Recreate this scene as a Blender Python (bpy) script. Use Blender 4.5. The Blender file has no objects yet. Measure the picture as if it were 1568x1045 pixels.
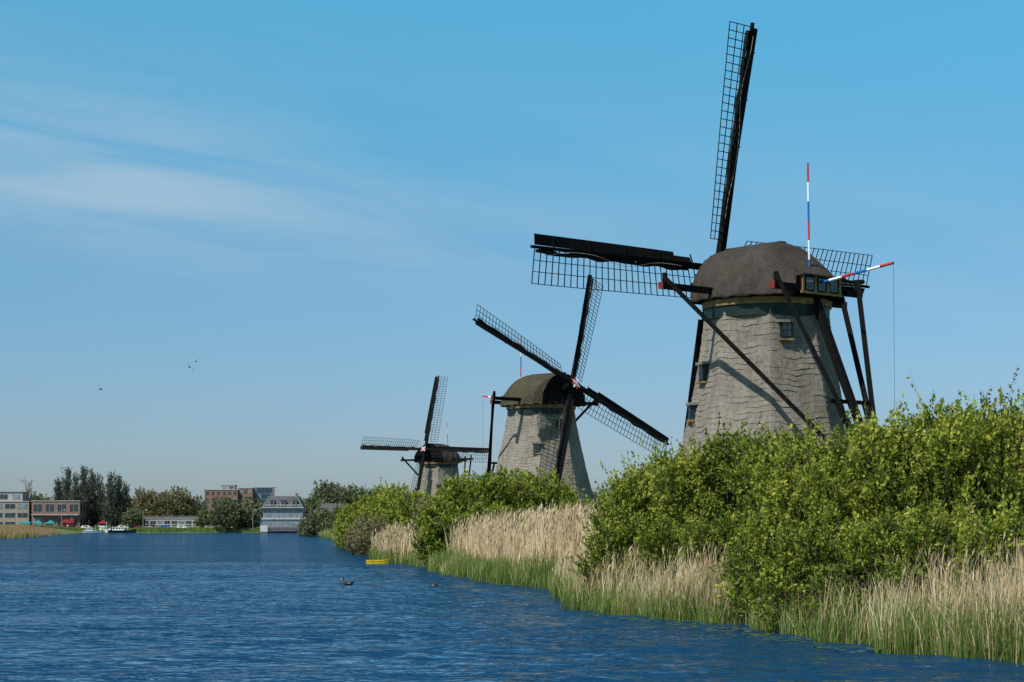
import bpy, math, random
import numpy as np
from mathutils import Vector, Matrix
rng = np.random.default_rng(7)
random.seed(7)
scene = bpy.context.scene
COL = scene.collection

# ------------------------------------------------------------------ helpers
def link(o, parent=None):
    COL.objects.link(o)
    if parent is not None:
        o.parent = parent
    return o

def empty(name, loc=(0,0,0)):
    e = bpy.data.objects.new(name, None)
    e.empty_display_size = 0.5
    e.location = loc
    return link(e)

def np_mesh(name, V, F, mats, midx=None, tint=None, smooth=False):
    V = np.asarray(V, dtype=np.float32); F = np.asarray(F, dtype=np.int32)
    me = bpy.data.meshes.new(name)
    me.vertices.add(len(V)); me.vertices.foreach_set('co', V.ravel())
    n, k = F.shape
    me.loops.add(n*k); me.loops.foreach_set('vertex_index', F.ravel())
    me.polygons.add(n)
    me.polygons.foreach_set('loop_start', np.arange(0, n*k, k, dtype=np.int32))
    if midx is not None:
        me.polygons.foreach_set('material_index', np.asarray(midx, dtype=np.int32))
    if smooth:
        me.polygons.foreach_set('use_smooth', np.ones(n, dtype=bool))
    me.update(calc_edges=True)
    if tint is not None:
        a = me.attributes.new('tint', 'FLOAT', 'FACE')
        a.data.foreach_set('value', np.asarray(tint, dtype=np.float32))
    for m in mats: me.materials.append(m)
    return me

# ------------------------------------------------------------------ materials
def new_mat(name):
    m = bpy.data.materials.new(name); m.use_nodes = True
    nt = m.node_tree
    b = nt.nodes['Principled BSDF']
    return m, nt, b

def simple_mat(name, c, rough=0.8, var=0.25, scale=3.0, c2=None, bump=0.0, spec=0.3, metallic=0.0, stretch=(1,1,1)):
    m, nt, b = new_mat(name)
    tc = nt.nodes.new('ShaderNodeTexCoord'); mp = nt.nodes.new('ShaderNodeMapping')
    mp.inputs['Scale'].default_value = stretch
    nz = nt.nodes.new('ShaderNodeTexNoise'); nz.inputs['Scale'].default_value = scale
    nz.inputs['Detail'].default_value = 5; nz.inputs['Roughness'].default_value = 0.65
    nt.links.new(tc.outputs['Object'], mp.inputs[0]); nt.links.new(mp.outputs[0], nz.inputs['Vector'])
    rp = nt.nodes.new('ShaderNodeValToRGB')
    if c2 is None: c2 = tuple(x*(1-var*1.6) for x in c)
    rp.color_ramp.elements[0].position = 0.32; rp.color_ramp.elements[1].position = 0.68
    rp.color_ramp.elements[0].color = (*c2, 1)
    rp.color_ramp.elements[1].color = (*[min(1, x*(1+var*0.5)) for x in c], 1)
    nt.links.new(nz.outputs['Fac'], rp.inputs[0]); nt.links.new(rp.outputs[0], b.inputs['Base Color'])
    b.inputs['Roughness'].default_value = rough
    b.inputs['Specular IOR Level'].default_value = spec
    b.inputs['Metallic'].default_value = metallic
    if bump > 0:
        bp = nt.nodes.new('ShaderNodeBump'); bp.inputs['Strength'].default_value = 0.8
        bp.inputs['Distance'].default_value = bump
        nt.links.new(nz.outputs['Fac'], bp.inputs['Height']); nt.links.new(bp.outputs[0], b.inputs['Normal'])
    return m

def leaf_mat(name, ramp, transl=0.35, rough=0.55):
    m, nt, b = new_mat(name)
    at = nt.nodes.new('ShaderNodeAttribute'); at.attribute_name = 'tint'
    rp = nt.nodes.new('ShaderNodeValToRGB')
    els = rp.color_ramp.elements
    while len(els) < len(ramp): els.new(0.5)
    for e, (p, c) in zip(els, ramp):
        e.position = p; e.color = (*c, 1)
    nt.links.new(at.outputs['Fac'], rp.inputs[0]); nt.links.new(rp.outputs[0], b.inputs['Base Color'])
    b.inputs['Roughness'].default_value = rough; b.inputs['Specular IOR Level'].default_value = 0.25
    tr = nt.nodes.new('ShaderNodeBsdfTranslucent'); nt.links.new(rp.outputs[0], tr.inputs['Color'])
    mx = nt.nodes.new('ShaderNodeMixShader'); mx.inputs[0].default_value = transl
    nt.links.new(b.outputs[0], mx.inputs[1]); nt.links.new(tr.outputs[0], mx.inputs[2])
    nt.links.new(mx.outputs[0], nt.nodes['Material Output'].inputs['Surface'])
    return m

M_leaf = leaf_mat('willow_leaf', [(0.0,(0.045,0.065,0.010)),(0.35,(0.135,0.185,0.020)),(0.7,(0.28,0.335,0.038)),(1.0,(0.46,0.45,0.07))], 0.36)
M_leaf_far = leaf_mat('far_leaf', [(0.0,(0.06,0.08,0.045)),(0.5,(0.13,0.16,0.065)),(1.0,(0.23,0.25,0.11))], 0.3)  # brighter, low-contrast greens: distance haze mixed into the leaf colour
M_leaf_dark = leaf_mat('dark_leaf', [(0.0,(0.04,0.055,0.045)),(0.5,(0.07,0.085,0.06)),(1.0,(0.12,0.135,0.08))], 0.2)  # lightened and blued: aerial haze carried by the leaf colour
M_leaf_brown = leaf_mat('bud_leaf', [(0.0,(0.10,0.09,0.05)),(0.5,(0.20,0.18,0.08)),(1.0,(0.32,0.29,0.12))], 0.3)
M_reed = leaf_mat('dry_reed', [(0.0,(0.18,0.115,0.05)),(0.5,(0.47,0.35,0.19)),(1.0,(0.74,0.60,0.38))], 0.2, 0.7)
M_green = leaf_mat('green_reed', [(0.0,(0.045,0.075,0.018)),(0.5,(0.135,0.20,0.04)),(0.85,(0.25,0.30,0.075)),(1.0,(0.52,0.43,0.21))], 0.35, 0.5)
M_bark = simple_mat('bark', (0.14,0.105,0.07), 0.9, 0.4, 6, bump=0.02)

# ------------------------------------------------------------------ terrain description
BY = np.array([-60, 20, 43, 52, 60, 66, 70, 90, 99, 119, 141, 155, 195, 261, 366, 480, 650, 760, 9000.])
BX = np.array([24, 15.5, 11, 8.2, 6.6, 4.2, 2.7, 2.4, -.4, -3.7, -6, -9.6, -14.3, -21, -32, -46, -66, -80, -80.])
LY = np.array([-60, 0, 380, 398, 470, 540, 700, 9000.])
LX = np.array([-60, -30, -112, -103, -112, -124, -150, -150.])
FARY = 700.0
def dist_land(X, Y):
    dr = X - np.interp(Y, BY, BX)
    dl = np.interp(Y, LY, LX) - X
    df = (Y - FARY - 4*np.sin(X*0.05))
    d = np.maximum(np.maximum(dr, dl*1.2), df)
    wob = 0.35*np.sin(X*1.3+Y*0.7) + 0.3*np.sin(Y*1.9) 
    return d + wob
HX = np.array([-40, -3, -0.6, 0.2, 1.5, 6, 16, 40, 200])
HZ = np.array([-3, -1.0, -0.35, 0.08, 0.35, 0.9, 1.7, 1.9, 1.4])
def height(X, Y):
    d = dist_land(X, Y)
    return np.interp(d, HX, HZ) + 0.06*np.sin(X*0.8)*np.sin(Y*0.6)*(d > 1)

def nonuni(a, b, stepfn):
    out = [a]
    while out[-1] < b: out.append(out[-1] + stepfn(out[-1]))
    return np.array(out)
xs = nonuni(-3000, 3000, lambda x: 1.0 if -25 < x < 28 else (2.5 if -190 < x < 120 else max(4, (abs(x)-100)*0.12)))
ys = nonuni(-60, 12000, lambda y: 1.2 if 35 < y < 240 else (3 if y < 760 else max(6, (y-700)*0.1)))
GX, GY = np.meshgrid(xs, ys)
GZ = height(GX, GY)
V = np.stack([GX.ravel(), GY.ravel(), GZ.ravel()], 1)
nx, ny = len(xs), len(ys)
idx = np.arange(nx*ny).reshape(ny, nx)
F = np.stack([idx[:-1,:-1].ravel(), idx[:-1,1:].ravel(), idx[1:,1:].ravel(), idx[1:,:-1].ravel()], 1)
M_ground = simple_mat('grass_ground', (0.13,0.16,0.045), 0.95, 0.4, 0.35, c2=(0.07,0.09,0.03), bump=0.1)
link(bpy.data.objects.new('ground', np_mesh('ground', V, F, [M_ground], smooth=True)))

# ------------------------------------------------------------------ water
m, nt, b = new_mat('canal_water')
nt.nodes.remove(b)
tc = nt.nodes.new('ShaderNodeTexCoord')
def noise(scale, st, detail=3, rough=0.6, dist=0.0, rot=8):
    mp = nt.nodes.new('ShaderNodeMapping'); mp.inputs['Scale'].default_value = st
    mp.inputs['Rotation'].default_value = (0,0,math.radians(rot))
    n = nt.nodes.new('ShaderNodeTexNoise'); n.inputs['Scale'].default_value = scale
    n.inputs['Detail'].default_value = detail; n.inputs['Roughness'].default_value = rough
    n.inputs['Distortion'].default_value = dist
    nt.links.new(tc.outputs['Object'], mp.inputs[0]); nt.links.new(mp.outputs[0], n.inputs['Vector'])
    return n.outputs['Fac']
def math_n(op, a, b_):
    n = nt.nodes.new('ShaderNodeMath'); n.operation = op
    for i, v in enumerate((a, b_)):
        if isinstance(v, (int, float)): n.inputs[i].default_value = v
        else: nt.links.new(v, n.inputs[i])
    return n.outputs[0]
n1 = noise(1.6, (0.6,1.0,1), 3, 0.5, 0.5)
n2 = noise(0.38, (0.45,1.0,1), 2, 0.5, 0.3, -12)
n3 = noise(0.04, (0.35,1.8,1), 3, 0.65)
patch = math_n('ADD', math_n('MULTIPLY', n3, 2.4), -0.30)
h = math_n('ADD', math_n('MULTIPLY', n1, 0.60), math_n('MULTIPLY', n2, 0.9))
h = math_n('MULTIPLY', h, patch)
bp = nt.nodes.new('ShaderNodeBump'); bp.inputs['Strength'].default_value = 1.0; bp.inputs['Distance'].default_value = 0.65
nt.links.new(h, bp.inputs['Height'])
df = nt.nodes.new('ShaderNodeBsdfDiffuse'); df.inputs['Color'].default_value = (0.006,0.040,0.088,1)
gl = nt.nodes.new('ShaderNodeBsdfGlossy'); gl.inputs['Roughness'].default_value = 0.05; gl.inputs['Color'].default_value=(0.85,0.92,1,1)
fr = nt.nodes.new('ShaderNodeFresnel'); fr.inputs['IOR'].default_value = 1.33
for q in (gl, fr): nt.links.new(bp.outputs[0], q.inputs['Normal'])
fac = math_n('MULTIPLY', math_n('POWER', fr.outputs[0], 1.3), 0.80)
mx = nt.nodes.new('ShaderNodeMixShader'); nt.links.new(fac, mx.inputs[0]); nt.links.new(df.outputs[0], mx.inputs[1]); nt.links.new(gl.outputs[0], mx.inputs[2])
nt.links.new(mx.outputs[0], nt.nodes['Material Output'].inputs['Surface'])
# real wave relief in the nearer reach of the canal, flat sheet beyond
def waves(X, Y):
    z = np.zeros_like(X); r2 = np.random.default_rng(3)
    for i in range(26):
        lam = 0.55*1.12**i*0.75
        th = r2.normal(math.radians(-82), 0.5)
        k_ = 2*math.pi/lam
        ph = r2.uniform(0, 6.28)
        amp = 0.0046*lam**0.72
        grp = 0.6+0.7*np.sin(X*0.13*r2.uniform(.5,1.5)+Y*0.11*r2.uniform(.5,1.5)+r2.uniform(0,6))
        z += amp*grp*np.sin(k_*(X*math.cos(th)+Y*math.sin(th))+ph+0.8*np.sin(X*0.5/lam**.5+ph))
    return z
US = 0.36
wyy = nonuni(32.0, 170.0, lambda y: 0.11*(y/38.0)**1.15)
wu = np.linspace(-US, US, 640)
WX = wu[None,:]*wyy[:,None]; WY = np.repeat(wyy[:,None], len(wu), 1)
fade = np.clip((168-WY)/40, 0, 1)*np.clip((WY-32.2)/1.0,0,1)*np.clip((US-0.002-np.abs(wu))[None,:]/0.01,0,1)
WZ = waves(WX, WY)*fade
Vn = np.stack([WX.ravel(), WY.ravel(), WZ.ravel()],1)
ii = np.arange(Vn.shape[0]).reshape(WX.shape)
Fn = np.stack([ii[:-1,:-1].ravel(), ii[:-1,1:].ravel(), ii[1:,1:].ravel(), ii[1:,:-1].ravel()],1)
y0w, y1w = float(wyy[0]), float(wyy[-1])
fl = np.array([[-700,-60,0],[700,-60,0],[700,y0w,0],[US*y0w,y0w,0],[-US*y0w,y0w,0],[-700,y0w,0],
               [US*y1w,y1w,0],[700,y1w,0],[-US*y1w,y1w,0],[-700,y1w,0],[700,760,0],[-700,760,0]], float)
o_=len(Vn)
Ff = np.array([[0,1,2,5],[3,2,7,6],[5,4,8,9],[9,7,10,11]])+o_
link(bpy.data.objects.new('water', np_mesh('water', np.concatenate([Vn,fl]), np.concatenate([Fn,Ff]), [m], smooth=True)))

# ------------------------------------------------------------------ foliage
def unit(v): return v/np.maximum(np.linalg.norm(v, axis=-1, keepdims=True), 1e-9)
def leaves_geo(C, D, L, W):
    n = len(C)
    R = unit(np.cross(D, rng.normal(size=(n,3))))
    L = L[:,None]; W = W[:,None]
    N = unit(np.cross(D, R))
    v0 = C - D*L*.5; v2 = C + D*L*.5
    v1 = C + R*W*.5 + N*W*.12; v3 = C - R*W*.5 + N*W*.12
    V = np.stack([v0,v1,v2,v3],1).reshape(-1,3)
    F = np.arange(n*4).reshape(n,4)
    return V, F
def tube(P, R, k=5):
    P = np.asarray(P, float); n = len(P)
    V = []; 
    for i in range(n):
        d = P[min(i+1,n-1)] - P[max(i-1,0)]; d = d/ (np.linalg.norm(d)+1e-9)
        a = np.cross(d, [0.3,0.9,0.1]); a /= np.linalg.norm(a)+1e-9; c = np.cross(d, a)
        for j in range(k):
            t = 2*math.pi*j/k
            V.append(P[i] + R[i]*(math.cos(t)*a + math.sin(t)*c))
    F = [[i*k+j, i*k+(j+1)%k, (i+1)*k+(j+1)%k, (i+1)*k+j] for i in range(n-1) for j in range(k)]
    return np.array(V), np.array(F)

class Acc:
    def __init__(s): s.V=[]; s.F=[]; s.M=[]; s.T=[]; s.n=0
    def add(s, V, F, m=0, t=0.5):
        s.V.append(V); s.F.append(F+s.n); s.n += len(V)
        s.M.append(np.full(len(F), m)); s.T.append(np.broadcast_to(np.asarray(t, float), (len(F),)).copy())
    def obj(s, name, mats, loc=(0,0,0), parent=None, smooth=False):
        me = np_mesh(name, np.concatenate(s.V), np.concatenate(s.F), mats, np.concatenate(s.M), np.concatenate(s.T), smooth)
        o = bpy.data.objects.new(name, me); o.location = loc
        return link(o, parent)

def plant(name, X, Y, rx, H, nshoot=900, lps=34, leaf=0.12, mat=None, zlow=0.08, shootL=0.9, nl=14, up=0.7, ry=None,
          trunk=False, tbase=0.45, aspect=0.5, columnar=False, zg=None, lobe=0.42, tb=0.0, bigf=0.06, bigs=1.7):
    if mat is None: mat = M_leaf
    if ry is None: ry = rx
    if zg is None: zg = float(height(np.array([X]), np.array([Y]))[0])
    A = Acc()
    lc = []; lr = []
    for i in range(nl):
        a = i*2.399+rng.uniform(-.5,.5); q = math.sqrt(rng.uniform(0,1))
        f = (i+rng.uniform(0,1))/nl
        if columnar: wprof = (1-f*0.85)
        else: wprof = math.sqrt(max(0.15, 1-(max(0,f-0.3)/0.85)**2))
        R = rng.uniform(0.65,1.3)*lobe*min(rx, H*0.5)
        zz = H*(zlow + (1-zlow)*f) - R*0.75*f
        lc.append([math.cos(a)*q*rx*0.8*wprof, math.sin(a)*q*ry*0.8*wprof, zz]); lr.append(R*(1-0.55*f if columnar else 1-0.1*f))
    lc = np.array(lc); lr = np.array(lr)
    li = rng.choice(nl, nshoot, p=lr**2/np.sum(lr**2))
    d = unit(rng.normal(size=(nshoot,3)))
    rad = rng.uniform(0.35,1.0,nshoot)**0.6
    O = lc[li] + d*(lr[li]*rad)[:,None]
    out = unit(d + 0.4*unit(O-np.array([0,0,H*0.4])))
    D = unit(out*0.55 + np.array([0,0,up]) + rng.normal(size=(nshoot,3))*0.28)
    L = rng.uniform(0.35,1.0,nshoot)*shootL
    big = rng.uniform(size=nshoot) < bigf
    L[big] *= bigs
    O[:,2] = np.maximum(O[:,2], 0.15)
    t = rng.uniform(0,1,(nshoot,lps))
    droop = rng.uniform(0.0,0.35,nshoot)
    P = O[:,None,:] + D[:,None,:]*(t*L[:,None])[:,:,None]
    P[:,:,2] -= droop[:,None]*(t**2)*L[:,None]*0.5
    P += rng.normal(size=P.shape)*(0.05*shootL+0.3*leaf)*(1.15-t)[:,:,None]
    P = P.reshape(-1,3)
    DD = unit(np.repeat(D, lps, 0) + rng.normal(size=(nshoot*lps,3))*0.75)
    n = len(P)
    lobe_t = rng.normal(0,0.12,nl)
    tint_s = np.clip(rng.normal(0.52+tb,0.16,nshoot) + lobe_t[li] + (rad-0.8)*0.4 + 0.12*(O[:,2]/H-0.5), 0, 1)  # inner, lower shoots darker: bush-interior shade put into the tint; young tops yellower
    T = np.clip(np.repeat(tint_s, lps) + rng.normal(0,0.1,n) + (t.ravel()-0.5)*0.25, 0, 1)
    Vv, Ff = leaves_geo(P, DD, rng.uniform(0.6,1.4,n)*leaf, rng.uniform(0.6,1.4,n)*leaf*aspect)
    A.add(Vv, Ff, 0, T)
    if trunk:
        Vt, Ft = tube([[0,0,-0.3],[0.1,0,H*0.25],[0,0.1,H*0.6],[0,0,H*0.85]], [H*0.022,H*0.018,H*0.012,H*0.003], 7)
        A.add(Vt, Ft, 1)
    for i in range(nl):
        b0 = np.array([rng.normal()*rx*0.12, rng.normal()*ry*0.12, -0.2]) if not trunk else np.array([0,0,H*rng.uniform(0.2,tbase)])
        mid = (b0+lc[i])*0.5 + rng.normal(size=3)*0.1*rx
        r0 = H*0.011 if not trunk else H*0.009
        Vt, Ft = tube([b0, mid, lc[i], lc[i]+np.array([0,0,lr[i]*0.8])+rng.normal(size=3)*0.2*lr[i]], [r0, r0*0.7, r0*0.4, r0*0.15], 5)
        A.add(Vt, Ft, 1)
    k = rng.choice(nshoot, nshoot//2, replace=False)
    s = D[k]*L[k][:,None]; w = unit(np.cross(s, rng.normal(size=s.shape)))*0.010*(leaf/0.12)
    a0 = O[k]-s*0.5
    Vs = np.stack([a0-w, a0+w, O[k]+s+w*.3, O[k]+s-w*.3],1).reshape(-1,3)
    A.add(Vs, np.arange(len(Vs)).reshape(-1,4), 1)
    return A.obj(name, [mat, M_bark], (X, Y, zg))

def shrub_at(name, px, Y, top, halfpx, **kw):
    X=(px-784)/3049*Y; z=3+(803-top)*Y/3049
    zg=float(height(np.array([X]), np.array([Y]))[0])
    plant(name, X, Y, halfpx*Y/3049, max(1.2,z-zg), **kw)
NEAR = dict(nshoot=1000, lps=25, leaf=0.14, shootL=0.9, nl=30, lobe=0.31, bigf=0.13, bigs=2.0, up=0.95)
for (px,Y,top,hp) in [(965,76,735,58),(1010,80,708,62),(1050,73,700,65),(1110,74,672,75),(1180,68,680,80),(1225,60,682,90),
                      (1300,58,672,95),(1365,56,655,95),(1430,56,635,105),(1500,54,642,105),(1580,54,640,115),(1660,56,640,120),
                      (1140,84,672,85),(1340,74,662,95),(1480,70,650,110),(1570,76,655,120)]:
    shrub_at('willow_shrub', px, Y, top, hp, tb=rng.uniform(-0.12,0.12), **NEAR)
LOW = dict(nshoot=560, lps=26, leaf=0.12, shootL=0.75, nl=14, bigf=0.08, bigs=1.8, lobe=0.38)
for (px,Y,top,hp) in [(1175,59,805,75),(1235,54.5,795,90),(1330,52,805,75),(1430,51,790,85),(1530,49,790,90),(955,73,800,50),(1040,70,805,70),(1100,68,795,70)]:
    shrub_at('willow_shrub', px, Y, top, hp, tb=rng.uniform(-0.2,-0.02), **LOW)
MID = dict(nshoot=720, lps=23, leaf=0.21, shootL=0.9, nl=24, lobe=0.34, bigf=0.08, bigs=1.8)
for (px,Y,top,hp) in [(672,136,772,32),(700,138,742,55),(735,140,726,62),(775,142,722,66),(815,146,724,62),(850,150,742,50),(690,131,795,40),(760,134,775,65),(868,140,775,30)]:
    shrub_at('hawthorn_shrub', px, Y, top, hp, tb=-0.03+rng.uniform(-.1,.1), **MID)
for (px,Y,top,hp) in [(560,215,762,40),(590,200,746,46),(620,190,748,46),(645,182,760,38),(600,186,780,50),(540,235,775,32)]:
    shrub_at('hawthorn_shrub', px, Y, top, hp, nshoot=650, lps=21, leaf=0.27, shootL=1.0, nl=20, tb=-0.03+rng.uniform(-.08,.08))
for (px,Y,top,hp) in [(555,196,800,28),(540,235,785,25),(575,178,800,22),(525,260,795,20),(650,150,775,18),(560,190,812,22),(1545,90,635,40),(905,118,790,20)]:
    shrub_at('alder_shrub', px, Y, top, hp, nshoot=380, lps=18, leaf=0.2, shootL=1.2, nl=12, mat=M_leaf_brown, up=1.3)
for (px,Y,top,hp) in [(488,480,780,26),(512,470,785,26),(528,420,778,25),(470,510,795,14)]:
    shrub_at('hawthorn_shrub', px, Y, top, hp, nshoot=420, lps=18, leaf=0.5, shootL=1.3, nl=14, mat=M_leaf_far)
def fartree(name, px, D, top, r, mat, **kw):
    X = (px-784)/3049*D
    z = 3 + (803-top)*D/3049
    args = dict(nshoot=650, lps=14, leaf=0.6, shootL=2.0, nl=26, mat=mat, zlow=0.18, trunk=True, aspect=0.7, up=0.5, lobe=0.42)
    args.update(kw)
    plant(name, X, D, r, z-1.2, **args)
for px,top,r in [(90,736,3.2),(103,718,3.4),(116,727,3.0),(128,713,3.6),(141,722,3.4),(153,732,3.2),(170,724,3.8),(181,730,3.4),(192,745,2.8)]:
    fartree('poplar_tree', px, 735+rng.uniform(-8,8), top, r, M_leaf_dark, columnar=True, up=1.8, zlow=0.05, nl=44, lobe=0.62, shootL=2.6, leaf=0.45, nshoot=560, lps=12)
for px,D,top,r,mt in [(225,790,752,7,M_leaf_brown),(250,790,756,7,M_leaf_brown),(272,800,748,6,M_leaf_brown),(295,800,764,6,M_leaf_far),
                   (345,706,760,5.0,M_leaf_far),(376,712,780,4,M_leaf_far),(318,716,786,4,M_leaf_far),(205,716,786,3.5,M_leaf_far),
                   (498,740,740,7,M_leaf_far),(522,760,744,7,M_leaf_far),(548,760,750,7,M_leaf_far),(572,760,752,7,M_leaf_far),(60,780,760,6,M_leaf_far),(476,730,768,4,M_leaf_far)]:
    fartree('deciduous_tree', px, D, top, r, mt)
fartree('bare_tree', 44, 730, 738, 3.0, M_leaf_brown, nshoot=120, lps=5, leaf=0.5)
A = Acc()
for X in np.arange(-420, 420, 9.0):
    Yc = 900+rng.uniform(-60,60); Ht = rng.uniform(7,13)*(1+0.25*math.sin(X*0.03))
    n = 500
    d = unit(rng.normal(size=(n,3))); P = np.array([X,Yc,1.4+Ht*0.5])+d*np.array([7.5,5,Ht*0.5])*rng.uniform(0.5,1.0,(n,1))
    P[:,2] += np.sin(P[:,0]*0.9)*0.7
    Vv,Ff = leaves_geo(P, unit(rng.normal(size=(n,3))), rng.uniform(0.9,1.8,n), rng.uniform(0.6,1.3,n))
    A.add(Vv,Ff,0,np.clip(rng.normal(0.5,0.2,n)+rng.normal()*0.12,0,1))
for px in np.arange(870, 1700, 20):
    Yc = 420+rng.uniform(-20,20); X=(px-784)/3049*Yc; Ht = rng.uniform(8,11.5)
    n = 420
    d = unit(rng.normal(size=(n,3))); P = np.array([X,Yc,1.4+Ht*0.5])+d*np.array([3.5,3.5,Ht*0.5])*rng.uniform(0.5,1.0,(n,1))
    Vv,Ff = leaves_geo(P, unit(rng.normal(size=(n,3))), rng.uniform(0.5,1.0,n), rng.uniform(0.4,0.7,n))
    A.add(Vv,Ff,0,np.clip(rng.normal(0.55,0.2,n)+rng.normal()*0.12,0,1))
A.obj('distant_trees', [M_leaf_far])

# ------------------------------------------------------------------ reeds
def reeds(name, Y0, Y1, d0, d1, n, h0, h1, w, mat, tl=0.4, th=0.9, lean=0.25, plume=0.0, clumpy=0.0):
    Y = rng.uniform(Y0, Y1, n); d = rng.uniform(d0, d1, n)
    X = np.interp(Y, BY, BX) + d
    X -= 0.35*np.sin(X*1.3+Y*0.7) + 0.3*np.sin(Y*1.9)
    clump = np.sin(X*2.1+1.3*np.sin(Y*0.9))*np.sin(Y*1.7+X*0.6) + 0.5*np.sin(X*5+Y*3)
    keep = rng.uniform(-1.8,1.2,n) < clump + 0.4 - clumpy
    X=X[keep];Y=Y[keep];clump=clump[keep];n=len(X)
    Z = np.maximum(height(X,Y), -0.15) - 0.05
    hgt = rng.uniform(h0,h1,n)*(1+0.14*clump)*(1+0.14*np.sin(X*0.9+Y*0.4))
    az = rng.uniform(0,2*math.pi,n); ln = np.abs(rng.normal(0,lean,n)) + 0.03
    dirx = np.cos(az)*ln + 0.06; diry = np.sin(az)*ln
    wa = rng.uniform(0,math.pi,n); wx=np.cos(wa); wy=np.sin(wa)*0.6
    lv = [0,0.4,0.75,1.0]; ww=[1,0.85,0.55,0.1]
    rows=[]
    for f,q in zip(lv,ww):
        cx = X+dirx*hgt*f**1.8; cy=Y+diry*hgt*f**1.8; cz=Z+hgt*(f-0.25*ln*f**2)
        hw = w*q*0.5*rng.uniform(0.8,1.2,n)
        rows.append(np.stack([cx-wx*hw,cy-wy*hw,cz],1)); rows.append(np.stack([cx+wx*hw,cy+wy*hw,cz],1))
    V = np.stack(rows,1)
    base = (np.arange(n)*8)[:,None]
    F = np.concatenate([base+np.array([[0,1,3,2]]), base+np.array([[2,3,5,4]]), base+np.array([[4,5,7,6]])],0)
    T = np.clip(rng.uniform(tl,th,n)+0.12*clump+0.12*np.sin(X*0.7-Y*0.5),0,1)
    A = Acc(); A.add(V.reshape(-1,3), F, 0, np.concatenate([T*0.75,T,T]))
    if plume>0:
        k = rng.uniform(size=n)<plume
        tip = (V[k,6]+V[k,7])/2; m_=len(tip)
        D = unit(np.stack([dirx[k]*1.5+0.15,diry[k]*1.5,np.full(m_,1.0)],1))
        Vv,Ff = leaves_geo(tip, D, rng.uniform(0.18,0.34,m_)*(1+w*6), np.full(m_, w*2.0))
        A.add(Vv,Ff,0,np.clip(T[k]-0.25,0,1))
    return A.obj(name,[mat])

reeds('reed_bed', 38, 66, -0.4, 1.8, 28000, 0.5, 1.25, 0.024, M_green, 0.25, 0.9, 0.18)
reeds('reed_bed', 38, 66, -0.3, 2.6, 8500, 0.8, 1.8, 0.021, M_reed, 0.35, 1.0, 0.22, plume=0.15, clumpy=0.45)
reeds('reed_bed', 38, 52, 0.8, 4.0, 10000, 1.3, 2.5, 0.021, M_reed, 0.4, 1.0, 0.2, plume=0.25, clumpy=0.65)
reeds('reed_bed', 38, 53, 1.0, 4.5, 8000, 0.7, 1.4, 0.026, M_green, 0.2, 0.8, 0.22)
reeds('reed_bed', 62, 92, -0.4, 2.2, 18000, 0.6, 1.2, 0.03, M_green, 0.25, 0.92, 0.16)
reeds('reed_bed', 60, 92, -0.1, 3.0, 8000, 0.9, 1.9, 0.026, M_reed, 0.3, 1.0, 0.18, plume=0.3, clumpy=0.45)
reeds('reed_bed', 88, 132, -0.3, 1.6, 14000, 0.6, 1.3, 0.04, M_green, 0.3, 0.95, 0.16)
reeds('reed_bed', 86, 134, 1.0, 11, 38000, 1.8, 2.8, 0.04, M_reed, 0.5, 1.0, 0.12, plume=0.5)
reeds('reed_bed', 134, 178, -0.3, 1.6, 9000, 0.6, 1.2, 0.055, M_green, 0.3, 1.0, 0.16)
reeds('reed_bed', 146, 186, 0.2, 3.5, 7000, 1.6, 2.4, 0.06, M_reed, 0.4, 0.95, 0.14, plume=0.4)
reeds('reed_bed', 190, 480, -0.3, 3.0, 14000, 0.8, 1.9, 0.1, M_green, 0.3, 1.0, 0.14)
def tufts(name, X, Y, h0, h1, w, mat, tl, th):
    n=len(X); Z=height(X,Y)-0.05; ok=Z>-0.2; X=X[ok];Y=Y[ok];Z=Z[ok];n=len(X)
    h_=rng.uniform(h0,h1,n); l=rng.normal(0,0.15,n)*h_
    V=np.stack([np.stack([X-w/2,Y,Z],1),np.stack([X+w/2,Y,Z],1),np.stack([X+w*.15+l,Y,Z+h_],1),np.stack([X-w*.15+l,Y,Z+h_],1)],1).reshape(-1,3)
    A=Acc(); A.add(V,np.arange(n*4).reshape(n,4),0,rng.uniform(tl,th,n)); A.obj(name,[mat])
Y=rng.uniform(395,560,9000); X=np.interp(Y,LY,LX)-rng.uniform(-1,12,9000)
tufts('reed_bed', X, Y, 0.5, 1.6, 0.2, M_reed, 0.0, 0.35)
Y=rng.uniform(395,560,5000); X=np.interp(Y,LY,LX)-rng.uniform(-1,12,5000)
tufts('bank_grass', X, Y, 0.4, 1.0, 0.3, M_green, 0.1, 0.6)
X=rng.uniform(-190,-50,9000); Y=702+4*np.sin(X*0.05)+rng.uniform(-1,6,9000)
tufts('bank_grass', X, Y, 0.4, 1.1, 0.4, M_green, 0.0, 0.7)

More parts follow.
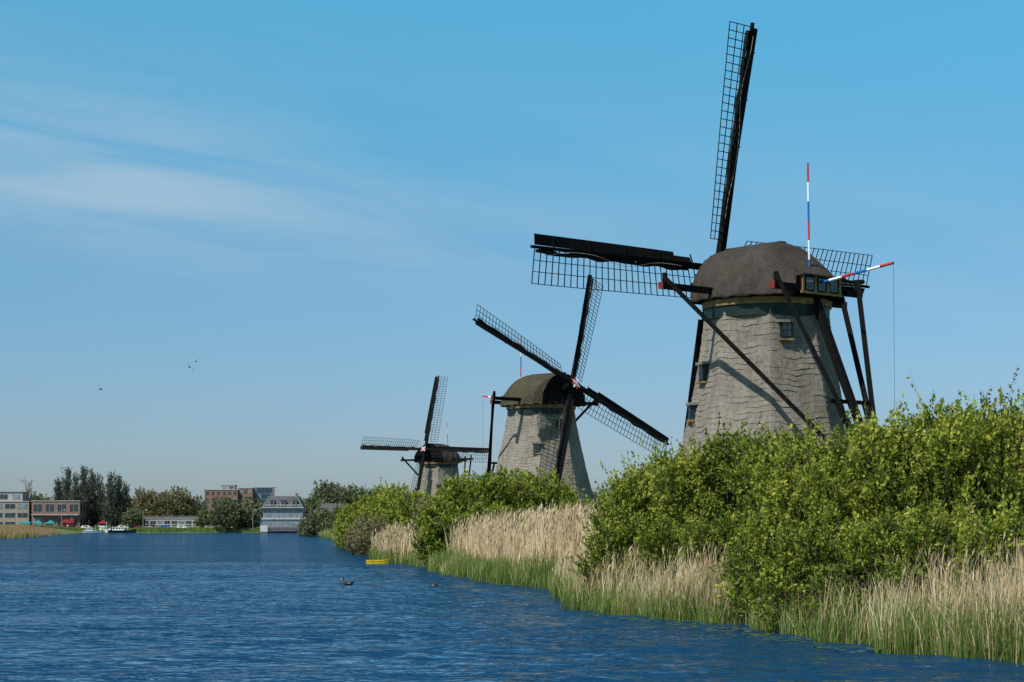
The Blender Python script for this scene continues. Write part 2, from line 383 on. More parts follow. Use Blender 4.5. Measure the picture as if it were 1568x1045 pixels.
# ------------------------------------------------------------------ windmills
class MB:
    def __init__(s): s.v=[]; s.f=[]; s.m=[]
    def quad(s, pts, m=0):
        i=len(s.v); s.v += [tuple(p) for p in pts]; s.f.append(tuple(range(i,i+len(pts)))); s.m.append(m)
    def beam(s, p0, p1, w0, h0=None, w1=None, h1=None, m=0, up=(0,0,1)):
        h0 = w0 if h0 is None else h0; w1 = w0 if w1 is None else w1; h1 = h0 if h1 is None else h1
        p0=Vector(p0);p1=Vector(p1); d=(p1-p0).normalized(); u=Vector(up)
        if abs(d.dot(u))>0.98: u=Vector((1,0,0))
        a=d.cross(u).normalized(); c=a.cross(d).normalized()
        i=len(s.v)
        for p,w,h in ((p0,w0,h0),(p1,w1,h1)):
            for sa,sc in ((-1,-1),(1,-1),(1,1),(-1,1)):
                s.v.append(tuple(p+a*(sa*w/2)+c*(sc*h/2)))
        for f in ((0,3,2,1),(4,5,6,7),(0,1,5,4),(1,2,6,5),(2,3,7,6),(3,0,4,7)):
            s.f.append(tuple(i+k for k in f)); s.m.append(m)
    def box(s, c, sz, m=0):
        s.beam((c[0],c[1],c[2]-sz[2]/2),(c[0],c[1],c[2]+sz[2]/2), sz[1], sz[0], m=m, up=(1,0,0)) 
    def tube(s, P, R, k=8, m=0):
        V,F = tube(P,R,k); i=len(s.v)
        s.v += [tuple(x) for x in V]
        for f in F: s.f.append(tuple(int(x)+i for x in f)); s.m.append(m)
        n=len(P)
        s.f.append(tuple(i+j for j in range(k))); s.m.append(m)
        s.f.append(tuple(i+(n-1)*k+j for j in range(k))); s.m.append(m)
    def obj(s, name, mats, parent=None, loc=(0,0,0), rot=0.0, smooth=False):
        me=bpy.data.meshes.new(name); me.from_pydata(s.v,[],s.f)
        me.polygons.foreach_set('material_index', s.m)
        if smooth: me.polygons.foreach_set('use_smooth',[True]*len(s.f))
        for m in mats: me.materials.append(m)
        me.update()
        o=bpy.data.objects.new(name,me); o.location=loc; o.rotation_euler=(0,0,rot)
        return link(o,parent)

def thatch_mat(name, c, c2, bumpd=0.06):
    m, nt, b = new_mat(name)
    tc = nt.nodes.new('ShaderNodeTexCoord')
    def nzz(sc, st, det, ro):
        mp = nt.nodes.new('ShaderNodeMapping'); mp.inputs['Scale'].default_value=st
        nz = nt.nodes.new('ShaderNodeTexNoise'); nz.inputs['Scale'].default_value=sc; nz.inputs['Detail'].default_value=det; nz.inputs['Roughness'].default_value=ro
        nt.links.new(tc.outputs['Object'],mp.inputs[0]); nt.links.new(mp.outputs[0],nz.inputs['Vector']); return nz.outputs['Fac']
    a=nzz(3.2,(7,7,1.1),6,0.85); b2=nzz(0.45,(1,1,0.5),5,0.65); c3=nzz(1.4,(2.2,2.2,0.7),4,0.75)
    def mm(op,x,y):
        n=nt.nodes.new('ShaderNodeMath'); n.operation=op
        for i,v in enumerate((x,y)):
            if isinstance(v,(int,float)): n.inputs[i].default_value=v
            else: nt.links.new(v,n.inputs[i])
        return n.outputs[0]
    s=mm('ADD',mm('MULTIPLY',a,0.5),mm('ADD',mm('MULTIPLY',b2,0.25),mm('MULTIPLY',c3,0.25)))
    rp = nt.nodes.new('ShaderNodeValToRGB'); e=rp.color_ramp.elements
    e[0].position=0.41; e[0].color=(*c2,1); e[1].position=0.59; e[1].color=(*c,1)
    nt.links.new(s,rp.inputs[0]); nt.links.new(rp.outputs[0],b.inputs['Base Color'])
    b.inputs['Roughness'].default_value=0.95; b.inputs['Specular IOR Level'].default_value=0.1
    bp = nt.nodes.new('ShaderNodeBump'); bp.inputs['Distance'].default_value=bumpd; bp.inputs['Strength'].default_value=1.0
    nt.links.new(mm('ADD',a,mm('MULTIPLY',c3,0.4)),bp.inputs['Height']); nt.links.new(bp.outputs[0],b.inputs['Normal'])
    return m
M_thatch = thatch_mat('thatch_body',(0.35,0.308,0.255),(0.15,0.127,0.102),0.08)
M_cap = thatch_mat('thatch_cap',(0.125,0.104,0.085),(0.04,0.033,0.027),0.13)
M_capm = thatch_mat('thatch_cap_mossy',(0.125,0.106,0.066),(0.045,0.038,0.026),0.13)
M_black = simple_mat('tarred_wood',(0.009,0.0085,0.0085),0.8,0.4,5,bump=0.01,spec=0.06)
M_dgreen = simple_mat('dark_green_wood',(0.012,0.024,0.022),0.5,0.3,5)
M_ochre = simple_mat('ochre_wood',(0.25,0.165,0.06),0.7,0.4,3)
M_white = simple_mat('white_paint',(0.8,0.8,0.78),0.5,0.08,3)
M_red = simple_mat('red_paint',(0.50,0.035,0.025),0.5,0.15,3)
M_dred = simple_mat('dull_red_paint',(0.20,0.02,0.018),0.6,0.2,3)
M_blue = simple_mat('blue_paint',(0.01,0.14,0.42),0.5,0.15,3)
M_brick = simple_mat('brick',(0.25,0.11,0.075),0.9,0.3,4)
M_lattice = simple_mat('sail_lattice',(0.025,0.021,0.018),0.8,0.4,5,spec=0.1)
M_cloth = simple_mat('sail_cloth',(0.016,0.022,0.020),0.9,0.5,2,spec=0.1)
M_rope = simple_mat('rope',(0.30,0.29,0.22),0.9,0.2,2)
M_glass = simple_mat('window_glass',(0.03,0.04,0.05),0.1,0.3,1,spec=0.6)

def oct_r(ang, rot, soft=0.06):
    a = (ang-rot) % (math.pi/4) - math.pi/8
    ro = math.cos(math.pi/8)/math.cos(a)
    return ro*(1-soft)+soft*0.965

def windmill(X, Y, zb, yaw, hub_off, hub_z, roll, L=14.7, lam=14, capmat=M_cap, orot=0.0, poles=True, capfront=3.1, bs=1.0, wins=(), boardw=0.62):
    E = empty('windmill',(X,Y,zb))
    def body_r(z): 
        r=float(np.interp(z,[0,2.6,3.6,5.0,7.0,9.5,11.5,13.6],[6.5,6.2,5.7,5.2,4.72,4.22,3.90,3.66]))
        return r*(1+(bs-1)*min(1,(13.6-z)/5))
    k=160; z=2.6; rings=[]; step=0.32
    while z < 13.55:
        rings.append((z,0.036)); rings.append((min(z+step-0.02,13.58),0.0)); z+=step
    b_=MB(); ph=rng.uniform(0,6,(80,4)); base_ph=rng.uniform(0,6,4)
    for i,(z,ex) in enumerate(rings):
        kk=i//2 if ex>0 else i//2+1
        for j in range(k):
            a=2*math.pi*j/k
            # courses sag between the corner posts: long waves shared by neighbouring courses
            wob=0.07*math.cos(8*(a-orot))+0.035*math.sin(19*a+base_ph[0]+0.35*kk)+0.02*math.sin(37*a+ph[kk,1])
            zz=z+(wob if 1<i<len(rings)-2 else 0)
            amp=max(0.0,0.55+0.5*math.sin(5*a+ph[kk,1])+0.4*math.sin(13*a+ph[kk,2]))
            r=body_r(z)*oct_r(a,orot)+ex*amp+rng.normal()*0.005
            b_.v.append((r*math.cos(a),r*math.sin(a),zz))
    for i in range(len(rings)-1):
        for j in range(k):
            b_.f.append((i*k+j,i*k+(j+1)%k,(i+1)*k+(j+1)%k,(i+1)*k+j)); b_.m.append(0)
    b_.obj('thatched_body',[M_thatch],E)
    q=MB()
    for (z0,z1,ra,rb,mi) in ((-1.5,2.7,6.0,5.85,0),(13.05,13.68,3.68,3.70,1),(13.70,14.08,3.80,3.84,2)):
        n=8 if mi==0 else 48
        for j in range(n):
            a0=2*math.pi*j/n+(orot if n==8 else 0);a1=2*math.pi*(j+1)/n+(orot if n==8 else 0)
            p=lambda r,a,z:(r*math.cos(a),r*math.sin(a),z)
            q.quad([p(ra,a0,z0),p(ra,a1,z0),p(rb,a1,z1),p(rb,a0,z1)],mi)
            if mi: q.quad([p(ra,a1,z0),p(ra,a0,z0),p(ra-0.5,a0,z0),p(ra-0.5,a1,z0)],1)
    q.obj('base_and_curb',[M_brick,M_dgreen,M_ochre],E)
    w=MB()
    def window(az, z, s=1.0):
        r=body_r(z)*oct_r(az,orot); n=Vector((math.cos(az),math.sin(az),0))
        c=n*(r+0.05)+Vector((0,0,z))
        w.beam(c-n*0.6,c+n*0.20,0.85*s,1.15*s,m=0)
        w.beam(c+n*0.2,c+n*0.26,0.62*s,0.9*s,m=2)
        w.beam(c+n*0.26,c+n*0.29,0.05*s,0.9*s,m=0); w.beam(c+n*0.26,c+n*0.285,0.62*s,0.05,m=0)
        w.beam(c-Vector((0,0,0.62*s)),c+n*0.34-Vector((0,0,0.64*s)),1.0*s,0.12,m=1)
        w.beam(c-n*0.4+Vector((0,0,0.66*s)),c+n*0.36+Vector((0,0,0.60*s)),1.2*s,0.16,m=3)
    camaz=math.atan2(-Y,-X)
    for (da,z,s_) in wins: window(camaz+da,z,s_)
    w.obj('windows',[M_dgreen,M_ochre,M_glass,M_thatch],E)
    # --- cap
    c=MB(); NT=44; NS=56
    xs_=np.linspace(capfront,-4.0,NT)
    for i,x in enumerate(xs_):
        wd=float(np.interp(x,[-4.0,-3.7,-3.0,-1.5,0,1.5,capfront],[2.2,2.7,3.35,3.95,4.1,3.95,3.3]))
        ht=float(np.interp(x,[-4.0,-3.5,-2.8,-1.9,-1.3,0,1.5,capfront],[1.3,1.75,2.45,3.22,3.46,3.48,3.44,3.38]))
        base=float(np.interp(x,[-4.0,-3.3,-2.4,0,capfront],[1.15,0.75,0.0,0,0.0]))
        for j in range(NS+1):
            t=math.pi*j/NS
            cy=math.cos(t); sz=abs(math.sin(t))**0.98
            lay=0.04*((math.sin(t)*ht/0.36)%1.0)
            zz=14.1+ht*sz+rng.normal()*0.018
            yy=wd*cy*(1+0.012*math.sin(x*4+j*0.5))
            if abs(cy*wd)<1.9 and x<-2.4: zz=max(zz,14.1+base)
            if j in (0,NS): zz+=0.05*math.sin(x*5)
            yy+=-math.copysign(lay,cy)*min(1,abs(cy)*5)
            c.v.append((x+rng.normal()*0.012,yy+rng.normal()*0.014,zz))
    for i in range(NT-1):
        for j in range(NS):
            a=i*(NS+1)+j; c.f.append((a,a+1,a+NS+2,a+NS+1)); c.m.append(0)
    c.f.append(tuple(range(NS+1))); c.m.append(1)
    c.f.append(tuple((NT-1)*(NS+1)+j for j in range(NS,-1,-1))); c.m.append(1)
    ctr=len(c.v); c.v.append((0,0,14.16))
    for i in range(NT-1):
        for e in (0,NS):
            a=i*(NS+1)+e;b2=(i+1)*(NS+1)+e
            c.f.append((a,b2,ctr)); c.m.append(1)
    o=c.obj('cap_thatch',[capmat,M_black],E,rot=yaw,smooth=True)
    t_=MB()
    for yy in np.arange(-3.0,3.01,0.3):
        hh=3.15*math.sqrt(max(0,1-(abs(yy)/3.25)**2.1))
        if hh>0.3: t_.beam((capfront+0.06,yy,14.1),(capfront+0.06,yy,14.1+hh),0.28,0.08,m=0,up=(1,0,0))
    t_.box((-3.75,0,14.75),(0.9,3.3,1.0),m=0)
    for yy in (-1.6,-0.55,0.55,1.6): t_.box((-4.24,yy,14.78),(0.08,0.16,1.0),m=1)
    t_.box((-4.26,0,14.28),(0.1,3.6,0.14),m=1); t_.box((-4.3,0,15.3),(0.34,3.7,0.08),m=3)
    for yy in (-1.05,0,1.05): t_.box((-4.23,yy,14.8),(0.06,0.62,0.72),m=2)
    t_.beam((capfront+0.1,0,17.55),(-1.3,0,17.56),0.5,0.14,m=3)
    t_.beam((0.8,-8.0,14.6),(0.8,8.0,14.6),0.32,0.36,m=0)
    t_.beam((-3.9,-3.8,14.55),(-3.9,3.8,14.55),0.34,0.38,m=0)
    for x,yy in ((0.8,8.0),(-3.9,3.8)):
        for s_ in (-1,1):
            zz=14.6 if x>0 else 14.55
            t_.beam((x,s_*yy,zz),(x,s_*(yy+0.06),zz),0.36,0.40,m=4)
            t_.beam((x,s_*(yy-0.3),zz+0.1),(x,s_*(yy-0.28),zz+0.75),0.2,0.2,m=0)
    t_.beam((-3.6,0,14.3),(-9.6,0,0.9),0.42,0.42,0.34,0.34,m=0)
    for s_ in (-1,1):
        t_.beam((0.8,s_*7.75,15.1),(-8.75,s_*0.35,2.7),0.26,0.26,m=0)
        t_.beam((-3.9,s_*3.6,15.3),(-8.2,s_*0.35,4.0),0.25,0.25,m=0)
    t_.beam((-6.3,-1.7,7.95),(-6.3,1.7,7.95),0.2,0.22,m=0)
    t_.beam((-6.3,1.2,7.95),(-9.0,0.6,1.5),0.16,0.16,m=0); t_.beam((-6.3,-1.2,7.95),(-9.0,-0.6,1.5),0.16,0.16,m=0)
    P=[(-9.7,1.0*math.cos(a),1.3+1.0*math.sin(a)) for a in np.linspace(0,2*math.pi,17)]
    t_.tube(P,[0.06]*17,6,m=0)
    for a in np.linspace(0,math.pi,4,endpoint=False): t_.beam((-9.7,math.cos(a),1.3+math.sin(a)),(-9.7,-math.cos(a),1.3-math.sin(a)),0.07,m=0)
    t_.obj('cap_woodwork_and_tail',[M_black,M_ochre,M_glass,capmat,M_dred],E,rot=yaw)
    # --- rotor
    a=Vector((math.cos(math.radians(lam)),0,math.sin(math.radians(lam))))
    e2=Vector((-math.sin(math.radians(lam)),0,math.cos(math.radians(lam)))); e1=Vector((0,1,0))
    H=Vector((hub_off,0,hub_z))
    s=MB()
    s.tube([H-a*4.5,H-a*0.4,H+a*0.35],[0.42,0.45,0.42],12,m=0)
    s.tube([H+a*0.35,H+a*0.50],[0.40,0.30],12,m=3)
    for i in range(8):
        an=i*math.pi/4; d=math.cos(an)*e2+math.sin(an)*e1
        s.beam(H+a*0.45+d*0.1,H+a*0.45+d*0.62,0.24,0.1,0.07,0.1,m=3 if i%2 else 4,up=a)
    for q_ in range(4):
        al=math.radians(roll)+q_*math.pi/2
        r=math.cos(al)*e2+math.sin(al)*e1; t=-math.sin(al)*e2+math.cos(al)*e1
        off=a*(0.22 if q_%2 else -0.22)
        O=H+off
        s.beam(O-r*0.6,O+r*4,0.44,0.44,0.38,0.38,m=0,up=a); s.beam(O+r*4,O+r*L,0.38,0.38,0.17,0.17,m=0,up=a)
        def P(rr,ss):
            tau=math.radians(float(np.interp(rr,[1.5,L],[24,3])))
            return O+r*rr+(math.cos(tau)*t-math.sin(tau)*a)*ss
        W=2.05
        rr=1.75; rl=[]
        while rr<L-0.02:
            rl.append(rr); s.beam(P(rr,-0.1),P(rr,W+rng.uniform(-.03,.06)),0.048,0.04,m=1,up=a); rr+=0.47
        for ss in (W,W*0.67,W*0.36):
            for u in range(0,len(rl)-1,2):
                v=min(u+2,len(rl)-1); s.beam(P(rl[u],ss),P(rl[v],ss),0.042,0.042,m=1,up=a)
        for u in range(len(rl)-1):
            bw=boardw if rl[u]>3 else boardw*0.7
            s.quad([P(rl[u],-0.12)+a*0.06,P(rl[u],-bw)+a*0.17,P(rl[u+1],-bw)+a*0.17,P(rl[u+1],-0.12)+a*0.06],0)
        for u in range(0,len(rl),6): s.beam(P(rl[u],0.1)-a*0.05,P(rl[u],-boardw+.02)+a*0.10,0.06,0.06,m=0,up=a)
        pts=[];rad=[]
        for w_ in np.linspace(2.2,L-0.5,26):
            pts.append(tuple(P(w_,0.24+0.05*math.sin(w_*2.1+q_))+a*0.12)); rad.append(0.13+0.035*math.sin(w_*3.3+q_*2))
        s.tube(pts,rad,7,m=2)
        pts=[tuple(P(w_,0.05+0.45*abs(math.sin(w_*0.45+q_*1.3))**3)-a*0.24) for w_ in np.linspace(3,L-0.8,40)]
        s.tube(pts,[0.015]*40,4,m=5)
    s.obj('sails',[M_black,M_lattice,M_cloth,M_white,M_red,M_rope],E,rot=yaw)
    if poles:
        p=MB()
        def striped(p0,p1,n,r):
            p0=Vector(p0);p1=Vector(p1)
            for i in range(n):
                s0=p0.lerp(p1,i/n);s1=p0.lerp(p1,(i+1)/n)
                p.tube([s0,s1],[r,r*0.97],6,m=[2,1,0][i%3])
        striped((-3.4,0.1,15.2),(-3.1,-0.1,22.0),6,0.06)
        striped((-3.9,0,14.9),(-9.2,-0.3,15.6),6,0.09)
        p.tube([(-9.2,-0.3,15.6),(-9.35,-0.2,9),(-9.5,0,2.0)],[0.010]*3,4,m=3)
        p.obj('festive_poles',[M_red,M_white,M_blue,M_black],E,rot=yaw)
    return E

windmill(15.1,118,2.0,math.radians(130.5),4.15,16.55,0.0,lam=11,orot=math.radians(-4),wins=((0.30,12.15,0.85),(-1.2,9.9,0.9),(-1.35,7.6,0.8)),boardw=0.74)
windmill(3.2,219,1.9,math.radians(-47),5.0,16.2,26,lam=15,capmat=M_capm,orot=math.radians(-2),capfront=3.6,bs=1.06,wins=((-0.1,9.3,0.9),(0.55,12.0,0.8)))
windmill(-14.0,380,0.7,math.radians(-120),5.0,16.4,3,lam=14,orot=math.radians(0),capfront=3.6,wins=((0.0,9.3,0.9),))

# ------------------------------------------------------------------ buildings on far bank
M_bwall = simple_mat('brick_wall',(0.24,0.13,0.10),0.9,0.2,2)
M_gwall = simple_mat('grey_render',(0.36,0.35,0.33),0.9,0.15,1)
M_beige = simple_mat('beige_wall',(0.31,0.25,0.20),0.9,0.15,1)
M_roof = simple_mat('slate_roof',(0.10,0.10,0.105),0.8,0.3,1)
M_conc = simple_mat('concrete',(0.33,0.33,0.32),0.9,0.15,1)
M_offw = simple_mat('weathered_white',(0.48,0.48,0.47),0.7,0.15,1)
M_bglass = simple_mat('blue_glass',(0.05,0.14,0.22),0.15,0.3,0.4,spec=0.7)
M_wglass = simple_mat('curtained_glass',(0.20,0.24,0.26),0.25,0.4,0.6,spec=0.5)
def block(mb,x0,x1,y0,y1,z0,z1,wall,floors,cols,win=2,frame=3,roof=4,wf=0.6,hf=0.55):
    mb.box(((x0+x1)/2,(y0+y1)/2,(z0+z1)/2),(x1-x0,y1-y0,z1-z0),m=wall)
    mb.box(((x0+x1)/2,(y0+y1)/2,z1+0.15),(x1-x0+0.5,y1-y0+0.5,0.3),m=roof)
    fh=(z1-z0)/floors; cw=(x1-x0)/cols
    for f in range(floors):
        zc=z0+fh*(f+0.52)
        for c in range(cols):
            xc=x0+cw*(c+0.5)
            mb.box((xc,y0-0.03,zc),(cw*wf+0.25,0.1,fh*hf+0.25),m=frame)
            mb.box((xc,y0-0.07,zc),(cw*wf,0.1,fh*hf),m=win if rng.uniform()<0.75 else 9)
            mb.box((xc,y0-0.10,zc),(0.09,0.1,fh*hf),m=frame)
        nside=max(1,int((y1-y0)/4))
        for c in range(nside):
            yc=y0+(y1-y0)/nside*(c+0.5)
            for sx,xx in ((1,x1),(-1,x0)):
                mb.box((xx+sx*0.03,yc,zc),(0.1,1.8,fh*hf),m=win)
MATS=[M_bwall,M_gwall,M_glass,M_offw,M_conc,M_roof,M_bglass,M_beige,M_dred,M_wglass]
E=empty('office_building',(-165,715,1.4))
mb=MB(); block(mb,-22,-8.5,0,14,0,9.6,7,3,3,wf=0.8,hf=0.5,frame=4); block(mb,-25,-11.5,3,12,9.9,13.0,1,1,3,roof=5,frame=4)
block(mb,-7.5,9.8,0,14,0,9.8,0,2,4,wf=0.72,hf=0.55,frame=4); mb.box((1.2,-0.9,5.0),(17,1.5,0.4),m=4)
mb.obj('walls_windows_roof',MATS,E)
E=empty('long_low_building',(-128,745,1.4)); mb=MB()
block(mb,-13,11,0,10,0,3.7,1,1,9,wf=0.75,hf=0.5,frame=4); mb.box((-1,5,4.4),(25,7,0.7),m=5); mb.box((-1,-1.2,1.5),(24,0.15,0.2),m=3)
for i in range(13): mb.box((-13+i*2,-1.2,0.8),(0.12,0.12,1.6),m=3)
mb.obj('walls_windows_roof',MATS,E)
E=empty('brick_apartment_block',(-127,900,1.4)); mb=MB()
block(mb,-12,3,0,14,0,17.0,0,6,6,wf=0.5,frame=7); block(mb,3.1,9.5,2,14,0,17.8,0,6,3,frame=7); block(mb,-5,1,4,12,17.3,19.2,4,1,2)
mb.tube([(-3,6,19.3),(-3,6,24)],[0.1,0.05],5,m=3)
mb.obj('walls_windows_roof',MATS,E)
E=empty('glass_office_tower',(-113.5,905,1.4)); mb=MB()
block(mb,-4,4.5,0,10,0,18.2,6,7,5,wf=0.85,hf=0.7,frame=6); mb.obj('walls_windows_roof',MATS,E)
E=empty('waterfront_house',(-80.5,696,0.6)); mb=MB()
block(mb,-6.5,7.3,0,9,0.0,8.0,4,2,9,win=9,frame=4,wf=0.82,hf=0.8); mb.box((0.4,-0.3,4.3),(14.6,0.5,0.4),m=3); mb.box((0.4,-0.5,8.2),(15,1.4,0.35),m=4)
x0,x1,y0,y1=-6.8,7.6,-0.2,9.2; i0=1.9
zb_,zt=8.4,12.2
bt=[(x0,y0,zb_),(x1,y0,zb_),(x1,y1,zb_),(x0,y1,zb_)]; tp=[(x0+i0,y0+i0,zt),(x1-i0,y0+i0,zt),(x1-i0,y1-i0,zt),(x0+i0,y1-i0,zt)]
for i in range(4): mb.quad([bt[i],bt[(i+1)%4],tp[(i+1)%4],tp[i]],5)
mb.quad(tp,5)
for xx in (-3.5,0.4,4.3):
    mb.box((xx,0.5,9.7),(1.7,1.6,1.7),m=4); mb.box((xx,-0.34,9.7),(1.2,0.1,1.2),m=2); mb.beam((xx,-0.5,10.75),(xx,1.6,10.75),2.0,0.25,m=5)
for xx in (-4.0,4.8): mb.box((xx,4.5,12.6),(0.9,0.9,1.5),m=0)
for xx in np.linspace(-6.3,7.1,12): mb.box((xx,-1.15,8.75),(0.08,0.08,0.9),m=3)
mb.box((0.4,-1.15,9.2),(13.6,0.1,0.1),m=3)
mb.box((1.5,-1.6,0.6),(11.5,3,1.4),m=5); mb.box((-5.8,-2.2,0.9),(2.6,2.2,2.2),m=3)
mb.obj('walls_windows_roof',MATS,E)
def gable(name,X,Y,w,d,h,rh,wall,z0=1.4):
    E=empty(name,(X,Y,z0)); mb=MB()
    mb.box((0,d/2,h/2),(w,d,h),m=wall)
    for c in (-0.25,0.25): mb.box((c*w,-0.03,h*0.55),(w*0.2,0.1,h*0.35),m=2)
    mb.box((0,-0.04,h*0.4),(w*0.12,0.1,h*0.7),m=3)
    mb.quad([(-w/2-.3,-.3,h),(w/2+.3,-.3,h),(w/2+.3,d/2,h+rh),(-w/2-.3,d/2,h+rh)],5 if wall!=8 else 8)
    mb.quad([(w/2+.3,d+.3,h),(-w/2-.3,d+.3,h),(-w/2-.3,d/2,h+rh),(w/2+.3,d/2,h+rh)],5 if wall!=8 else 8)
    for s_ in (-1,1): mb.quad([(s_*w/2,0,h),(s_*w/2,d,h),(s_*w/2,d/2,h+rh)],wall)
    mb.box((w*0.3,d/2,h+rh),(0.5,0.5,1.2),m=0)
    mb.obj('walls_roof',MATS,E)
gable('brick_house',-56,620,7,6,4.5,3.6,0)
gable('brick_house',-63,650,6,6,3.6,2.6,0)
gable('harbour_shed',-158,708,3.6,4,2.0,1.3,8)
M_teal = simple_mat('teal_canvas',(0.03,0.22,0.20),0.8,0.1,2)
for X_,mt in ((-172,M_teal),(-168,M_teal),(-163.5,M_teal),(-145,M_dred)):
    E=empty('market_tent',(X_,706,1.2)); mb=MB()
    for sx in (-1.4,1.4):
        for sy in (-1.4,1.4): mb.box((sx,sy,1.1),(0.08,0.08,2.2),m=1)
    c4=[(-1.6,-1.6,2.2),(1.6,-1.6,2.2),(1.6,1.6,2.2),(-1.6,1.6,2.2)]
    for i in range(4): mb.quad([c4[i],c4[(i+1)%4],(0,0,3.3)],0)
    for i in range(4):
        a_,b2=c4[i],c4[(i+1)%4]; mb.quad([(a_[0],a_[1],1.9),(b2[0],b2[1],1.9),b2,a_],0)
    mb.obj('canopy_and_posts',[mt,M_white],E)
def boat(name,X,Y,L,hullm,cabm,rot=0.0,s=1.0,cabin=True):
    E=empty(name,(X,Y,0)); mb=MB()
    st=[(-0.5,0.75),(-0.3,1.0),(0.1,1.0),(0.32,0.75),(0.5,0.05)]
    W=L*0.14; ring=[]
    for t,wf in st:
        zt=0.9*s+(0.5*s if t>0.3 else 0)*(t-0.3)/0.2
        ring.append([(t*L,-W*wf,zt),(t*L*0.95,-W*wf*0.6,-0.2),(t*L*0.95,W*wf*0.6,-0.2),(t*L,W*wf,zt)])
    for i in range(len(ring)-1):
        a_,b2=ring[i],ring[i+1]
        for j in range(3): mb.quad([a_[j],b2[j],b2[j+1],a_[j+1]],0)
        mb.quad([(a_[0][0],a_[0][1],a_[0][2]-.1),(b2[0][0],b2[0][1],b2[0][2]-.1),(b2[3][0],b2[3][1],b2[3][2]-.1),(a_[3][0],a_[3][1],a_[3][2]-.1)],1)
    mb.quad(ring[0],0)
    if cabin:
        mb.box((-L*0.12,0,1.35*s),(L*0.4,W*1.4,1.1*s),m=1); mb.box((-L*0.12,0,1.95*s),(L*0.44,W*1.6,0.12*s),m=1)
        for k_ in range(4): mb.box((-L*0.27+k_*L*0.1,-W*0.72,1.45*s),(L*0.06,0.06,0.5*s),m=2)
        mb.tube([(L*0.2,0,0.9*s),(L*0.2,0,3.4*s)],[0.06,0.03],5,m=1)
    else:
        for t in (-0.25,0.1): mb.box((t*L,0,0.65*s),(0.3*s,W*1.7,0.06*s),m=1)
    mb.obj('hull_and_cabin',[hullm,cabm,M_glass],E,rot=rot)
M_hull=simple_mat('dark_hull',(0.03,0.03,0.035),0.4,0.2,1); M_yellow=simple_mat('yellow_paint',(0.75,0.55,0.02),0.45,0.1,2)
boat('canal_boat',-136.5,697,10,M_hull,M_white,0.05)
boat('motorboat',-147,696,6.5,M_white,M_white,0.2,0.8)
boat('motorboat',-143.2,699,5,M_white,M_white,-0.3,1.2)
boat('rowing_boat',-10.3,152,1.7,M_yellow,M_yellow,0.1,0.30,cabin=False)
boat('canal_boat',-63,640,7,M_hull,M_roof,1.2)
def van(X,Y,mt,s=1.0):
    E=empty('parked_car',(X,Y,1.1)); mb=MB()
    prof=[(-2.1,0.35),(2.1,0.35),(2.15,0.85),(1.2,0.95),(0.7,1.45),(-1.3,1.5),(-2.0,1.0)]
    for yy in (-0.8,0.8): mb.quad([(x,yy,z) for x,z in prof],0)
    for i in range(len(prof)):
        a_,b2=prof[i],prof[(i+1)%len(prof)]; mb.quad([(a_[0],-.8,a_[1]),(b2[0],-.8,b2[1]),(b2[0],.8,b2[1]),(a_[0],.8,a_[1])],1 if i in(3,5) else 0)
    mb.box((-0.3,-0.81,1.2),(1.7,0.03,0.36),m=1)
    for x in (-1.3,1.3):
        for yy in (-0.8,0.8): mb.tube([(x,yy-0.1,0.35),(x,yy+0.1,0.35)],[0.34,0.34],12,m=2)
    mb.obj('bodywork',[mt,M_glass,M_black],E)
for X_,mt in ((-152,M_white),(-139,M_white),(-133,M_dred),(-124,M_blue),(-118,M_white),(-108,M_conc)): van(X_,712,mt)
for X_ in (-160,-131,-98,-92):
    E=empty('street_lamp',(X_,707,1.2)); mb=MB(); mb.tube([(0,0,0),(0,0,6),(0.2,0,6.7),(1.0,0,6.9)],[0.12,0.08,0.07,0.05],6); mb.box((1.1,0,6.85),(0.7,0.25,0.15),m=1)
    mb.obj('pole_and_head',[M_conc,M_white],E)

# ------------------------------------------------------------------ birds
M_duck=simple_mat('duck_brown',(0.05,0.04,0.035),0.7,0.4,20); M_dw=simple_mat('duck_white',(0.5,0.5,0.48),0.7,0.1,10); M_gull=simple_mat('gull_grey',(0.12,0.12,0.13),0.7,0.2,5)
def ellips(mb,c,r,m,n=10,tilt=0):
    i=len(mb.v)
    for a in range(n+1):
        t=math.pi*a/n
        for b_ in range(n):
            p=2*math.pi*b_/n
            x=r[0]*math.cos(t);y=r[1]*math.sin(t)*math.cos(p);z=r[2]*math.sin(t)*math.sin(p)
            mb.v.append((c[0]+x*math.cos(tilt)-z*math.sin(tilt),c[1]+y,c[2]+x*math.sin(tilt)+z*math.cos(tilt)))
    for a in range(n):
        for b_ in range(n):
            mb.f.append((i+a*n+b_,i+a*n+(b_+1)%n,i+(a+1)*n+(b_+1)%n,i+(a+1)*n+b_)); mb.m.append(m)
def duck(X,Y,rot,s=0.8):
    E=empty('duck',(X,Y,0.02)); E.scale=(s,s,s); mb=MB()
    ellips(mb,(0,0,0.06),(0.24,0.12,0.12),0); ellips(mb,(-0.04,0,0.06),(0.13,0.128,0.05),1)
    mb.tube([(-0.2,0,0.09),(-0.34,0,0.14)],[0.06,0.01],6,m=0)
    mb.tube([(0.17,0,0.08),(0.23,0,0.18),(0.24,0,0.26)],[0.06,0.04,0.04],8,m=0)
    ellips(mb,(0.26,0,0.29),(0.065,0.045,0.048),0); mb.tube([(0.3,0,0.285),(0.39,0,0.27)],[0.025,0.012],6,m=2)
    mb.obj('body',[M_duck,M_dw,M_yellow],E,rot=rot,smooth=True)
duck(-8.1,98.5,math.pi,1.0); duck(-3.75,95.5,0.2,0.85)
